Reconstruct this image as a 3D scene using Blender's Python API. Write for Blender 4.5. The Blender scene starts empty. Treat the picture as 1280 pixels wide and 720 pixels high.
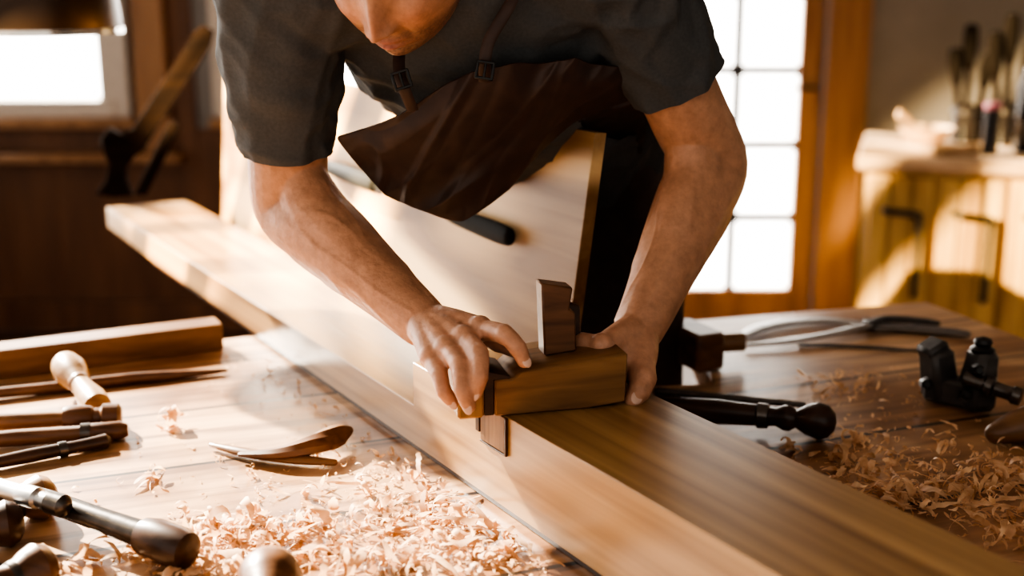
import bpy, bmesh, math, random
from mathutils import Vector, Matrix, noise
random.seed(7)
V = Vector
C = bpy.context.scene.collection
CAM = V((0, 0, 1.5)); PIT = math.radians(14); F = 1600.0
FW = V((0, math.cos(PIT), -math.sin(PIT))); UPV = V((0, math.sin(PIT), math.cos(PIT))); RT = V((1, 0, 0))
BZ = 0.9
def ray(x, y): return FW + RT*((x-640)/F) - UPV*((y-360)/F)
def P(x, y, t): return CAM + ray(x, y)*t
def On(x, y, z=BZ):
    d = ray(x, y); return CAM + d*((z-CAM.z)/d.z)

# ------------------------------------------------------------------ materials
def newmat(name):
    m = bpy.data.materials.new(name); m.use_nodes = True
    nt = m.node_tree; b = nt.nodes['Principled BSDF']
    return m, nt, b
def ramp(nt, cols):
    r = nt.nodes.new('ShaderNodeValToRGB'); e = r.color_ramp.elements
    while len(e) < len(cols): e.new(0.5)
    for i, (p, c) in enumerate(cols):
        e[i].position = p; e[i].color = (c[0], c[1], c[2], 1)
    return r
def wood(name, dark, light, rough=0.45, along=(1.6, 22, 22), rot=(0, 0, 0), figure=0.0, bump=0.15, spec=0.4, fsc=(1.1, 5, 5), lines=70):
    m, nt, b = newmat(name); L = nt.links
    tc = nt.nodes.new('ShaderNodeTexCoord'); mp = nt.nodes.new('ShaderNodeMapping')
    mp.inputs['Rotation'].default_value = rot; mp.inputs['Scale'].default_value = along
    L.new(tc.outputs['Object'], mp.inputs['Vector'])
    n1 = nt.nodes.new('ShaderNodeTexNoise'); n1.inputs['Scale'].default_value = 1.0; n1.inputs['Detail'].default_value = 7
    n1.inputs['Distortion'].default_value = 0.5
    L.new(mp.outputs[0], n1.inputs['Vector'])
    fac = n1.outputs['Fac']
    if figure > 0:      # growth-ring figure: contour lines of a long soft noise
        mp2 = nt.nodes.new('ShaderNodeMapping'); mp2.inputs['Scale'].default_value = fsc
        L.new(tc.outputs['Object'], mp2.inputs['Vector'])
        n2 = nt.nodes.new('ShaderNodeTexNoise'); n2.inputs['Scale'].default_value = 1.0; n2.inputs['Detail'].default_value = 1.2
        L.new(mp2.outputs[0], n2.inputs['Vector'])
        mu = nt.nodes.new('ShaderNodeMath'); mu.operation = 'MULTIPLY'; mu.inputs[1].default_value = lines; L.new(n2.outputs['Fac'], mu.inputs[0])
        si = nt.nodes.new('ShaderNodeMath'); si.operation = 'SINE'; L.new(mu.outputs[0], si.inputs[0])
        mr = nt.nodes.new('ShaderNodeMapRange'); mr.inputs['From Min'].default_value = -1; mr.inputs['To Min'].default_value = .25; mr.inputs['To Max'].default_value = .75
        L.new(si.outputs[0], mr.inputs['Value'])
        mx = nt.nodes.new('ShaderNodeMix'); mx.data_type = 'FLOAT'; mx.inputs[0].default_value = figure
        L.new(n1.outputs['Fac'], mx.inputs[2]); L.new(mr.outputs[0], mx.inputs[3]); fac = mx.outputs[0]
    r = ramp(nt, [(0.30, dark), (0.5, [(a+c)/2*1.02 for a, c in zip(dark, light)]), (0.68, light)])
    L.new(fac, r.inputs[0]); L.new(r.outputs[0], b.inputs['Base Color'])
    b.inputs['Roughness'].default_value = rough; b.inputs['Specular IOR Level'].default_value = spec
    bp = nt.nodes.new('ShaderNodeBump'); bp.inputs['Strength'].default_value = bump; bp.inputs['Distance'].default_value = 0.003
    L.new(n1.outputs['Fac'], bp.inputs['Height']); L.new(bp.outputs[0], b.inputs['Normal'])
    return m
def plain(name, col, rough=0.5, metal=0.0, nscale=30, var=0.25, bump=0.1, spec=0.5):
    m, nt, b = newmat(name); L = nt.links
    tc = nt.nodes.new('ShaderNodeTexCoord')
    n = nt.nodes.new('ShaderNodeTexNoise'); n.inputs['Scale'].default_value = nscale; n.inputs['Detail'].default_value = 5
    L.new(tc.outputs['Object'], n.inputs['Vector'])
    r = ramp(nt, [(0.3, [c*(1-var) for c in col]), (0.7, [min(1, c*(1+var)) for c in col])])
    L.new(n.outputs['Fac'], r.inputs[0]); L.new(r.outputs[0], b.inputs['Base Color'])
    b.inputs['Roughness'].default_value = rough; b.inputs['Metallic'].default_value = metal
    b.inputs['Specular IOR Level'].default_value = spec
    bp = nt.nodes.new('ShaderNodeBump'); bp.inputs['Strength'].default_value = bump; bp.inputs['Distance'].default_value = 0.003
    L.new(n.outputs['Fac'], bp.inputs['Height']); L.new(bp.outputs[0], b.inputs['Normal'])
    return m
M = {}
M['oak'] = wood('oak', (0.18, 0.090, 0.033), (0.43, 0.26, 0.112), 0.28, (1.1, 50, 50), figure=.16, bump=.04, spec=.7, fsc=(.8, 8, 8), lines=45)
M['plank'] = wood('plank_oak', (0.15, 0.076, 0.028), (0.56, 0.375, 0.185), 0.5, (1.5, 46, 46), figure=.82, bump=.05, fsc=(1.2, 3.6, 3.6), lines=36, spec=.3)
M['planewood'] = wood('beech_plane', (0.115, 0.052, 0.019), (0.285, 0.145, 0.056), 0.42, (6, 50, 50), bump=.08)
M['toewood'] = wood('toe_wood', (0.20, 0.10, 0.036), (0.40, 0.23, 0.098), 0.42, (50, 50, 6), bump=.06)
M['keywood'] = wood('key_wood', (0.12, 0.056, 0.021), (0.28, 0.15, 0.064), 0.5, (70, 70, 7), bump=.08)
M['malletwood'] = wood('mallet_wood', (0.22, 0.115, 0.045), (0.38, 0.23, 0.10), 0.42, (8, 50, 50), bump=.08)
M['walnut'] = wood('walnut', (0.070, 0.028, 0.012), (0.17, 0.078, 0.034), 0.38, (8, 60, 60), bump=.08)
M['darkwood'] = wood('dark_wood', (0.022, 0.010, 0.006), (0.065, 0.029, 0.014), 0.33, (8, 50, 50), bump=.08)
M['sawwood'] = wood('saw_wood', (0.0050, 0.0026, 0.0018), (0.012, 0.006, 0.0035), 0.9, (8, 50, 50), bump=.08, spec=.08)
M['palewood'] = wood('pale_wood', (0.40, 0.245, 0.12), (0.62, 0.43, 0.26), 0.42, (8, 50, 50), bump=.08)
M['midwood'] = wood('mid_wood', (0.11, 0.049, 0.020), (0.25, 0.128, 0.054), 0.36, (8, 50, 50), bump=.08)
M['panel'] = wood('wall_panel', (0.085, 0.036, 0.017), (0.165, 0.074, 0.034), 0.55, (14, 14, 1.5))
M['casing'] = wood('door_casing', (0.19, 0.090, 0.038), (0.32, 0.165, 0.073), 0.45, (20, 20, 2))
M['cabinet'] = wood('cabinet_pine', (0.38, 0.215, 0.065), (0.68, 0.45, 0.165), 0.5, (16, 16, 1.6))
M['floorwood'] = wood('floor_wood', (0.05, 0.025, 0.012), (0.11, 0.055, 0.028), 0.5, (1, 12, 12))
M['wall'] = plain('plaster', (0.21, 0.194, 0.182), 0.8, 0, 6, 0.08, 0.05)
M['ceil'] = plain('ceiling_paint', (0.30, 0.26, 0.23), 0.8, 0, 6, 0.05, 0.05)
M['winframe'] = plain('window_paint', (0.48, 0.42, 0.36), 0.5, 0, 20, 0.06, 0.03)
M['muntin'] = plain('muntin_paint', (0.060, 0.058, 0.058), 0.6, 0, 20, 0.06, 0.03)
M['shirt'] = plain('charcoal_cotton', (0.062, 0.063, 0.063), 0.8, 0, 260, 0.12, 0.06, 0.25)
M['leather'] = plain('brown_leather', (0.042, 0.0225, 0.0160), 0.56, 0, 40, 0.25, 0.12, 0.4)
M['strap'] = plain('black_strap', (0.008, 0.008, 0.008), 0.8, 0, 90, 0.2, .1, .2)
M['black'] = plain('black_iron', (0.018, 0.017, 0.016), 0.35, 0.4, 60, 0.3)
M['iron'] = plain('cast_iron', (0.060, 0.055, 0.052), 0.42, 0.3, 40, 0.35, .3)
M['steel'] = plain('steel', (0.46, 0.45, 0.44), 0.4, 1.0, 60, 0.12)
M['greysteel'] = plain('grey_steel', (0.22, 0.21, 0.205), 0.38, .9, 60, 0.15)
M['darksteel'] = plain('dark_steel', (0.10, 0.088, 0.08), 0.30, 0.9, 60, 0.3)
M['lamp'] = plain('lamp_metal', (0.045, 0.030, 0.022), 0.36, 0.8, 8, 0.1, 0.02)
M['chrome'] = plain('lamp_rim', (0.75, 0.70, 0.64), 0.15, 1.0, 8, 0.05, 0.01)
M['bulb'] = plain('bulb_glass', (0.8, 0.75, 0.65), 0.2, 0, 8, 0.02, 0.0)
M['hair'] = plain('brown_hair', (0.06, 0.034, 0.02), 0.6, 0, 160, 0.5, 0.5)
M['denim'] = plain('dark_trousers', (0.02, 0.02, 0.024), 0.9, 0, 200, 0.3)
M['boot'] = plain('boot_leather', (0.04, 0.02, 0.012), 0.5, 0, 40, 0.3)
M['eye'] = plain('eye_white', (0.7, 0.66, 0.6), 0.2, 0, 5, 0.02, 0)
M['nail'] = plain('fingernail', (0.60, 0.40, 0.31), 0.35, 0, 50, 0.05, 0.0)
M['darkglass'] = plain('dark_glass', (0.012, 0.010, 0.010), 0.15, 0, 10, 0.1, 0)
M['pink'] = plain('pink_plastic', (0.20, 0.055, 0.085), 0.5, 0, 10, 0.1, 0)
M['bristle'] = plain('bristle', (0.012, 0.009, 0.007), 0.9, 0, 200, 0.4, .1, .1)
def shav():
    m, nt, b = newmat('shaving_wood'); L = nt.links
    tc = nt.nodes.new('ShaderNodeTexCoord'); n = nt.nodes.new('ShaderNodeTexNoise')
    n.inputs['Scale'].default_value = 60; L.new(tc.outputs['Object'], n.inputs['Vector'])
    r = ramp(nt, [(0.3, (0.56, 0.32, 0.16)), (0.7, (0.82, 0.58, 0.37))]); L.new(n.outputs['Fac'], r.inputs[0])
    L.new(r.outputs[0], b.inputs['Base Color']); b.inputs['Roughness'].default_value = 0.6
    tl = nt.nodes.new('ShaderNodeBsdfTranslucent'); L.new(r.outputs[0], tl.inputs['Color'])
    mx = nt.nodes.new('ShaderNodeMixShader'); mx.inputs[0].default_value = 0.45
    L.new(b.outputs[0], mx.inputs[1]); L.new(tl.outputs[0], mx.inputs[2])
    L.new(mx.outputs[0], nt.nodes['Material Output'].inputs['Surface'])
    return m
M['shaving'] = shav()
def skinmat():
    m, nt, b = newmat('skin'); L = nt.links
    at = nt.nodes.new('ShaderNodeAttribute'); at.attribute_name = 'tone'
    tc = nt.nodes.new('ShaderNodeTexCoord')
    n = nt.nodes.new('ShaderNodeTexNoise'); n.inputs['Scale'].default_value = 60; n.inputs['Detail'].default_value = 8; n.inputs['Roughness'].default_value = .65
    L.new(tc.outputs['Object'], n.inputs['Vector'])
    r = ramp(nt, [(0.32, (0.78, 0.73, 0.70)), (0.68, (1.12, 1.08, 1.06))]); L.new(n.outputs['Fac'], r.inputs[0])
    mx = nt.nodes.new('ShaderNodeMix'); mx.data_type = 'RGBA'; mx.blend_type = 'MULTIPLY'; mx.inputs[0].default_value = 1
    L.new(at.outputs['Color'], mx.inputs[6]); L.new(r.outputs[0], mx.inputs[7])
    L.new(mx.outputs[2], b.inputs['Base Color'])
    b.inputs['Roughness'].default_value = 0.46; b.inputs['Specular IOR Level'].default_value = 0.45
    b.inputs['Subsurface Weight'].default_value = 0.08; b.inputs['Subsurface Radius'].default_value = (0.012, 0.005, 0.003)
    b.inputs['Subsurface Scale'].default_value = 0.35
    n2 = nt.nodes.new('ShaderNodeTexNoise'); n2.inputs['Scale'].default_value = 190; n2.inputs['Detail'].default_value = 5
    L.new(tc.outputs['Object'], n2.inputs['Vector'])
    bp = nt.nodes.new('ShaderNodeBump'); bp.inputs['Strength'].default_value = 0.4; bp.inputs['Distance'].default_value = 0.002
    L.new(n2.outputs['Fac'], bp.inputs['Height']); L.new(bp.outputs[0], b.inputs['Normal'])
    return m
M['skin'] = skinmat()
def benchmat():
    m, nt, b = newmat('bench_boards'); L = nt.links
    tc = nt.nodes.new('ShaderNodeTexCoord'); mp = nt.nodes.new('ShaderNodeMapping')
    mp.inputs['Rotation'].default_value = (0, 0, math.radians(-21))
    L.new(tc.outputs['Object'], mp.inputs['Vector'])
    br = nt.nodes.new('ShaderNodeTexBrick'); br.inputs['Scale'].default_value = 1.0
    br.inputs['Brick Width'].default_value = 2.4; br.inputs['Row Height'].default_value = 0.21; br.inputs['Mortar Size'].default_value = 0.0040
    br.inputs['Color1'].default_value = (0.54, 0.345, 0.19, 1); br.inputs['Color2'].default_value = (0.42, 0.25, 0.135, 1)
    br.inputs['Mortar'].default_value = (0.025, 0.013, 0.007, 1)
    L.new(mp.outputs[0], br.inputs['Vector'])
    mp2 = nt.nodes.new('ShaderNodeMapping'); mp2.inputs['Scale'].default_value = (2.6, 34, 34); L.new(mp.outputs[0], mp2.inputs['Vector'])
    n = nt.nodes.new('ShaderNodeTexNoise'); n.inputs['Scale'].default_value = 1; n.inputs['Detail'].default_value = 9; n.inputs['Distortion'].default_value = .8; L.new(mp2.outputs[0], n.inputs['Vector'])
    r = ramp(nt, [(0.35, (0.40, 0.33, 0.28)), (0.5, (.86, .81, .76)), (0.66, (1.18, 1.13, 1.08))]); L.new(n.outputs['Fac'], r.inputs[0])
    n2 = nt.nodes.new('ShaderNodeTexNoise'); n2.inputs['Scale'].default_value = 5; n2.inputs['Detail'].default_value = 6; L.new(tc.outputs['Object'], n2.inputs['Vector'])
    r2 = ramp(nt, [(0.38, (0.55, 0.45, 0.38)), (0.56, (1, 1, 1))]); L.new(n2.outputs['Fac'], r2.inputs[0])
    a = nt.nodes.new('ShaderNodeMix'); a.data_type = 'RGBA'; a.blend_type = 'MULTIPLY'; a.inputs[0].default_value = 1
    L.new(br.outputs['Color'], a.inputs[6]); L.new(r.outputs[0], a.inputs[7])
    c = nt.nodes.new('ShaderNodeMix'); c.data_type = 'RGBA'; c.blend_type = 'MULTIPLY'; c.inputs[0].default_value = 1
    L.new(a.outputs[2], c.inputs[6]); L.new(r2.outputs[0], c.inputs[7])
    L.new(c.outputs[2], b.inputs['Base Color'])
    rr = nt.nodes.new('ShaderNodeMapRange'); rr.inputs['To Min'].default_value = .20; rr.inputs['To Max'].default_value = .46
    L.new(n2.outputs['Fac'], rr.inputs['Value']); L.new(rr.outputs[0], b.inputs['Roughness']); b.inputs['Specular IOR Level'].default_value = 1.0
    bp = nt.nodes.new('ShaderNodeBump'); bp.inputs['Strength'].default_value = 0.12; bp.inputs['Distance'].default_value = 0.003
    L.new(n.outputs['Fac'], bp.inputs['Height']); L.new(bp.outputs[0], b.inputs['Normal'])
    return m
M['bench'] = benchmat()
def glassmat():
    m, nt, b = newmat('window_glass'); L = nt.links
    t = nt.nodes.new('ShaderNodeBsdfTransparent'); g = nt.nodes.new('ShaderNodeBsdfGlossy'); g.inputs['Roughness'].default_value = 0.05
    mx = nt.nodes.new('ShaderNodeMixShader'); mx.inputs[0].default_value = 0.06
    L.new(t.outputs[0], mx.inputs[1]); L.new(g.outputs[0], mx.inputs[2]); L.new(mx.outputs[0], nt.nodes['Material Output'].inputs['Surface'])
    return m
M['glass'] = glassmat()

# ------------------------------------------------------------------ mesh helpers
WL = {}
def cr(a, b, c, d, t):
    return 0.5*((2*b) + (c-a)*t + (2*a-5*b+4*c-d)*t*t + (3*b-a-3*c+d)*t*t*t)
def tube(bm, pts, rad, seg=16, sub=5, lat=None, caps=(True, True)):
    n = len(pts); pts = [V(p) for p in pts]
    R = [r if isinstance(r, tuple) else (r, r) for r in rad]
    Ls = lat if isinstance(lat, list) else [lat]*n
    S = []
    for i in range(n-1):
        a = max(i-1, 0); d = min(i+2, n-1)
        for k in range(sub + (1 if i == n-2 else 0)):
            t = k/sub
            p = cr(pts[a], pts[i], pts[i+1], pts[d], t)
            rx = cr(R[a][0], R[i][0], R[i+1][0], R[d][0], t); ry = cr(R[a][1], R[i][1], R[i+1][1], R[d][1], t)
            l = V(Ls[i]).lerp(V(Ls[i+1]), t) if Ls[0] is not None else None
            S.append((p, max(rx, 1e-4), max(ry, 1e-4), l))
    fr = []; prev = None
    for i, (p, rx, ry, l) in enumerate(S):
        T = (S[min(i+1, len(S)-1)][0] - S[max(i-1, 0)][0]).normalized()
        ref = l if l is not None else prev
        if ref is None: ref = V((0, 0, 1)) if abs(T.z) < 0.9 else V((1, 0, 0))
        X = (ref - T*ref.dot(T)).normalized(); prev = X; Y = T.cross(X)
        fr.append((p, rx, ry, X, Y, T))
    rings = []
    def ring(p, rx, ry, X, Y): return [bm.verts.new(p + X*(rx*math.cos(2*math.pi*k/seg)) + Y*(ry*math.sin(2*math.pi*k/seg))) for k in range(seg)]
    p, rx, ry, X, Y, T = fr[0]; first = None
    if caps[0]:
        rm = min(rx, ry); first = bm.verts.new(p - T*rm)
        for th in (72, 48, 24):
            th = math.radians(th); rings.append(ring(p - T*rm*math.sin(th), rx*math.cos(th), ry*math.cos(th), X, Y))
    for f in fr: rings.append(ring(*f[:5]))
    p, rx, ry, X, Y, T = fr[-1]; last = None
    if caps[1]:
        rm = min(rx, ry)
        for th in (24, 48, 72):
            th = math.radians(th); rings.append(ring(p + T*rm*math.sin(th), rx*math.cos(th), ry*math.cos(th), X, Y))
        last = bm.verts.new(p + T*rm)
    for a, b in zip(rings[:-1], rings[1:]):
        for k in range(seg): bm.faces.new((a[k], a[(k+1) % seg], b[(k+1) % seg], b[k]))
    if first:
        for k in range(seg): bm.faces.new((first, rings[0][(k+1) % seg], rings[0][k]))
    else: bm.faces.new(list(reversed(rings[0])))
    if last:
        for k in range(seg): bm.faces.new((last, rings[-1][k], rings[-1][(k+1) % seg]))
    else: bm.faces.new(rings[-1])
def lathe(bm, p0, p1, prof, seg=24):
    p0 = V(p0); T = (V(p1)-p0).normalized()
    ref = V((0, 0, 1)) if abs(T.z) < 0.9 else V((1, 0, 0))
    X = (ref - T*ref.dot(T)).normalized(); Y = T.cross(X); prev = None
    for d, r in prof:
        if r <= 0: cur = [bm.verts.new(p0+T*d)]
        else: cur = [bm.verts.new(p0+T*d + X*(r*math.cos(2*math.pi*k/seg)) + Y*(r*math.sin(2*math.pi*k/seg))) for k in range(seg)]
        if prev:
            for k in range(seg):
                k2 = (k+1) % seg
                if len(prev) == 1 and len(cur) == 1: break
                if len(prev) == 1: bm.faces.new((prev[0], cur[k2], cur[k]))
                elif len(cur) == 1: bm.faces.new((prev[k], prev[k2], cur[0]))
                else: bm.faces.new((prev[k], prev[k2], cur[k2], cur[k]))
        prev = cur
def merge(bm, b2):
    me = bpy.data.meshes.new('tmp'); b2.to_mesh(me); b2.free(); bm.from_mesh(me); bpy.data.meshes.remove(me)
def box(bm, mat, size, bev=0.003, taper=None):
    b2 = bmesh.new(); bmesh.ops.create_cube(b2, size=1.0)
    for v in b2.verts:
        v.co = V((v.co.x*size[0], v.co.y*size[1], v.co.z*size[2]))
        if taper and v.co.z > 0: v.co.x *= taper[0]; v.co.y *= taper[1]
    if bev > 0: bmesh.ops.bevel(b2, geom=b2.edges[:], offset=bev, segments=1, affect='EDGES')
    b2.transform(mat); merge(bm, b2)
def bx(bm, x0, x1, y0, y1, z0, z1, bev=0.003):
    box(bm, Matrix.Translation(((x0+x1)/2, (y0+y1)/2, (z0+z1)/2)), (abs(x1-x0), abs(y1-y0), abs(z1-z0)), bev)
def prism(bm, pts, vec, bev=0.0):
    b2 = bmesh.new(); vec = V(vec)
    a = [b2.verts.new(V(p)) for p in pts]; b = [b2.verts.new(V(p)+vec) for p in pts]; n = len(pts)
    b2.faces.new(a); b2.faces.new(list(reversed(b)))
    for i in range(n): b2.faces.new((a[i], b[i], b[(i+1) % n], a[(i+1) % n]))
    bmesh.ops.recalc_face_normals(b2, faces=b2.faces[:])
    if bev: bmesh.ops.bevel(b2, geom=b2.edges[:], offset=bev, segments=1, affect='EDGES')
    merge(bm, b2)
def ball(bm, c, s, rot=None, u=20, v=14):
    b2 = bmesh.new(); bmesh.ops.create_uvsphere(b2, u_segments=u, v_segments=v, radius=1.0)
    Mx = Matrix.Translation(V(c)) @ (rot.to_4x4() if rot else Matrix.Identity(4)) @ Matrix.Diagonal((s[0], s[1], s[2], 1))
    b2.transform(Mx); merge(bm, b2)
def thing(name, label, cat, loc, group=None):
    o = bpy.data.objects.new(name, None); C.objects.link(o); o.location = V(loc); o.empty_display_size = 0.05
    o['label'] = label; o['category'] = cat
    if group: o['group'] = group
    WL[o.name] = V(loc); return o
def tag(o, label, cat, group=None, kind=None):
    o['label'] = label; o['category'] = cat
    if group: o['group'] = group
    if kind: o['kind'] = kind
    return o
def obj(name, bm, mat, parent=None, loc=None, ang=40, Mx=None, recalc=True):
    """bm is in world coordinates (or local to Mx when given)"""
    if recalc: bmesh.ops.recalc_face_normals(bm, faces=bm.faces[:])
    base = WL[parent.name] if parent else V(loc or (0, 0, 0))
    if Mx is None: bm.transform(Matrix.Translation(-base))
    me = bpy.data.meshes.new(name); bm.to_mesh(me); bm.free()
    me.polygons.foreach_set('use_smooth', [True]*len(me.polygons))
    me.set_sharp_from_angle(angle=math.radians(ang))
    me.materials.append(M[mat] if isinstance(mat, str) else mat)
    o = bpy.data.objects.new(name, me); C.objects.link(o)
    if parent:
        o.parent = parent
        if Mx is not None: o.matrix_local = Matrix.Translation(-base) @ Mx
    else:
        if Mx is not None: o.matrix_world = Mx
        else: o.location = base
    WL[o.name] = base; return o
def struct(name, bm, mat, parent=None):
    o = obj(name, bm, mat, parent)
    if not parent: o['kind'] = 'structure'
    return o
def nb(): return bmesh.new()
def remesh(bm, voxel, it, fac=0.5):
    bmesh.ops.recalc_face_normals(bm, faces=bm.faces[:])
    me = bpy.data.meshes.new('tmp'); bm.to_mesh(me); bm.free()
    ob = bpy.data.objects.new('tmp', me); C.objects.link(ob)
    md = ob.modifiers.new('r', 'REMESH'); md.mode = 'VOXEL'; md.voxel_size = voxel
    if it: s = ob.modifiers.new('s', 'SMOOTH'); s.iterations = it; s.factor = fac
    dg = bpy.context.evaluated_depsgraph_get()
    m2 = bpy.data.meshes.new_from_object(ob.evaluated_get(dg))
    bpy.data.objects.remove(ob); bpy.data.meshes.remove(me)
    b = bmesh.new(); b.from_mesh(m2); bpy.data.meshes.remove(m2); return b

# ------------------------------------------------------------------ setting
YB = 5.3; XL = -2.5; XR = 2.7; ZC = 3.2
b = nb(); bx(b, XL-.1, XR+.1, -1.5, YB+.1, -.06, 0, 0); struct('floor', b, 'floorwood')
b = nb(); bx(b, XL-.1, XR+.1, -1.5, YB+.1, ZC, ZC+.06, 0); struct('ceiling', b, 'ceil')
WX0, WX1, WZ0, WZ1 = -2.45, -1.62, 0.96, 2.9
VX0, VX1 = -1.18, .12
DX0, DX1, DZ1 = 0.33, 1.28, 2.15
b = nb()
bx(b, XL, WX0, YB, YB+.12, 0, ZC, 0); bx(b, WX0, WX1, YB, YB+.12, 0, WZ0, 0); bx(b, WX0, WX1, YB, YB+.12, WZ1, ZC, 0)
bx(b, WX1, VX0, YB, YB+.12, 0, ZC, 0); bx(b, VX0, VX1, YB, YB+.12, 0, WZ0, 0); bx(b, VX0, VX1, YB, YB+.12, WZ1, ZC, 0)
bx(b, VX1, DX0, YB, YB+.12, 0, ZC, 0); bx(b, DX0, DX1, YB, YB+.12, DZ1, ZC, 0); bx(b, DX1, XR, YB, YB+.12, 0, ZC, 0)
struct('wall_back', b, 'wall')
b = nb()
LY0, LY1, LZ0, LZ1 = -1.3, 5.0, 0.55, 3.05
bx(b, XL-.12, XL, -1.5, YB, 0, LZ0, 0); bx(b, XL-.12, XL, -1.5, YB, LZ1, ZC, 0)
bx(b, XL-.12, XL, -1.5, LY0, LZ0, LZ1, 0); bx(b, XL-.12, XL, LY1, YB, LZ0, LZ1, 0)
struct('wall_left', b, 'wall')
b = nb(); bx(b, XR, XR+.12, -1.5, YB, 0, ZC, 0); struct('wall_right', b, 'wall')
b = nb()
for y in (LY0+.03, .4, 2.5, LY1-.03): bx(b, XL-.09, XL-.03, y-.025, y+.025, LZ0, LZ1)
for z in (LZ0+.03, LZ1-.03): bx(b, XL-.09, XL-.03, LY0, LY1, z-.025, z+.025)
for k in range(9):      # added unseen slanted bars that throw diagonal shadow bands on the cabinet
    box(b, Matrix.Translation((XL-.06, .62+.155*k, 2.32)) @ Matrix.Rotation(math.radians(32), 4, 'X'), (.03, .040, 1.15), .004)
struct('window_2', b, 'winframe')
def backwin(nm, x0, x1):
    b = nb()
    bx(b, x1-.06, x1+.06, YB-.05, YB+.1, WZ0-.05, WZ1+.06); bx(b, x0-.04, x0+.05, YB-.05, YB+.1, WZ0-.05, WZ1+.06)
    bx(b, x0, x1, YB-.05, YB+.1, WZ1-.05, WZ1+.06); bx(b, x0, x1, YB-.06, YB+.1, WZ0-.05, WZ0+.02)
    w_ = struct(nm, b, 'winframe')
    b = nb(); bx(b, x0, x1, YB+.05, YB+.056, WZ0, WZ1, 0); obj('pane', b, 'glass', w_)
    b = nb(); bx(b, x0-.05, x1+.08, YB-.10, YB-.02, WZ0-.09, WZ0-.051); obj('sill', b, 'casing', w_)
backwin('window_1', WX0, WX1); backwin('added_window', VX0, VX1)  # second one is added unseen behind the person for gloss on beam and bench
b = nb(); x = XL
while x < DX0-.21:
    x2 = min(x+.2, DX0-.2); cov = (x2 > WX0-.1 and x < WX1+.1) or (x2 > VX0-.1 and x < VX1+.1)
    bx(b, x, x2-.001, YB-.02, YB-.001, .13, WZ0-.1 if cov else ZC, .0015); x += .2
struct('trim_1', b, 'panel')
b = nb(); bx(b, XL, -1.35, YB-.14, YB-.02, .735, .765); struct('trim_2', b, 'casing')
b = nb(); bx(b, XL, DX0-.18, YB-.05, YB-.021, 0, .13); struct('baseboard_back', b, 'panel')
b = nb(); bx(b, -1.53, -1.40, YB-.07, YB-.021, .77, ZC); struct('trim_3', b, 'casing')
b = nb()
bx(b, DX1, DX1+.17, YB-.04, YB, 0, DZ1+.16); bx(b, DX0-.17, DX0, YB-.04, YB, 0, DZ1+.16); bx(b, DX0, DX1, YB-.04, YB, DZ1, DZ1+.16)
struct('trim_4', b, 'casing')
b = nb()
G0, G1 = DX0+.1, DX1-.1
bx(b, DX0+.005, G0, YB+.01, YB+.06, .01, DZ1-.005); bx(b, G1, DX1-.005, YB+.01, YB+.06, .01, DZ1-.005)
bx(b, G0, G1, YB+.01, YB+.06, .01, .17); bx(b, G0, G1, YB+.01, YB+.06, DZ1-.13, DZ1-.005)
d1 = struct('door_1', b, 'casing')
b = nb()
for k in (1, 2): xx = G0+(G1-G0)*k/3; bx(b, xx-.019, xx+.019, YB+.02, YB+.05, .17, DZ1-.13)
for k in range(1, 6): zz = .17+(DZ1-.30)*k/6; bx(b, G0, G1, YB+.02, YB+.05, zz-.019, zz+.019)
obj('glazing_bar', b, 'muntin', d1)
b = nb(); bx(b, G0, G1, YB+.033, YB+.037, .17, DZ1-.13, 0); obj('pane', b, 'glass', d1)
b = nb(); tube(b, [(DX1-.05, YB-.0, 1.02), (DX1-.05, YB-.05, 1.03), (DX1-.15, YB-.05, 1.03)], [.008, .009, .008]); obj('door_handle', b, 'black', d1)

# ------------------------------------------------------------------ workbench (with a standing recess behind the beam)
wb = thing('workbench', 'wide wooden workbench strewn with shavings, carrying the long beam and tools', 'workbench', (0.2, 1.5, 0))
poly = [(-1.75, 1.50), (-.36, 2.11), (-.131, 2.06), (.0228, 1.7846), (.30, 1.82), (.305, 2.17), (.772, 2.305), (1.33, .72), (.4, .42), (-1.3, .55)]
b = nb(); prism(b, [(x, y, BZ-.06) for x, y in poly], (0, 0, .06), 0.004); obj('bench_top', b, 'bench', wb)
for lx, ly in ((-1.5, 1.4), (-.3, 1.95), (.55, 2.1), (1.15, .85), (.35, .6), (-1.1, .7)):
    b = nb(); bx(b, lx-.045, lx+.045, ly-.045, ly+.045, 0, BZ-.0601, .005); obj('leg', b, 'midwood', wb)

# ------------------------------------------------------------------ beam
bd = V((-.507, .862, 0)).normalized(); bn = V((.862, .507, 0)).normalized(); BO = V((0, 1.33, BZ))
HL, HR, BW, SS = .062, .119, .185, .247
MB = Matrix((( -bd.x, bn.x, 0, BO.x), (-bd.y, bn.y, 0, BO.y), (0, 0, 1, BO.z), (0, 0, 0, 1)))   # local +x = towards near right, y = across, z = up
beam = thing('timber_beam', 'long squared oak beam running diagonally across the bench', 'beam', BO)
b = nb()
prof = [(-1.86, 0.016), (-1.5, 0.009), (.9, 0.009), (.9, HR), (-SS, HR), (-SS, HL), (-1.86, HL)]
prism(b, [(x, 0, z) for x, z in prof], (0, BW, 0), 0.0006); obj('timber', b, 'oak', beam, Mx=MB, ang=25)
b = nb(); bx(b, -1.5, .9, .004, BW-.004, 0.0003, .0088, .0005); obj('contact_shadow_strip', b, 'darkwood', beam, Mx=MB)  # dark inset strip stands in for the contact shadow under the beam
wk = thing('wooden_key', 'brown end grain key set in the front face of the beam under the plane', 'wooden key', MB @ V((-.03, 0, .09)))
b = nb(); prism(b, [(-.066, -.0004, .076), (-.012, -.0004, .076), (-.012, -.0004, .1183), (-.066, -.0004, .1183)], (0, -.0030, 0), .0006); obj('key_block', b, 'keywood', wk, Mx=MB)
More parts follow.
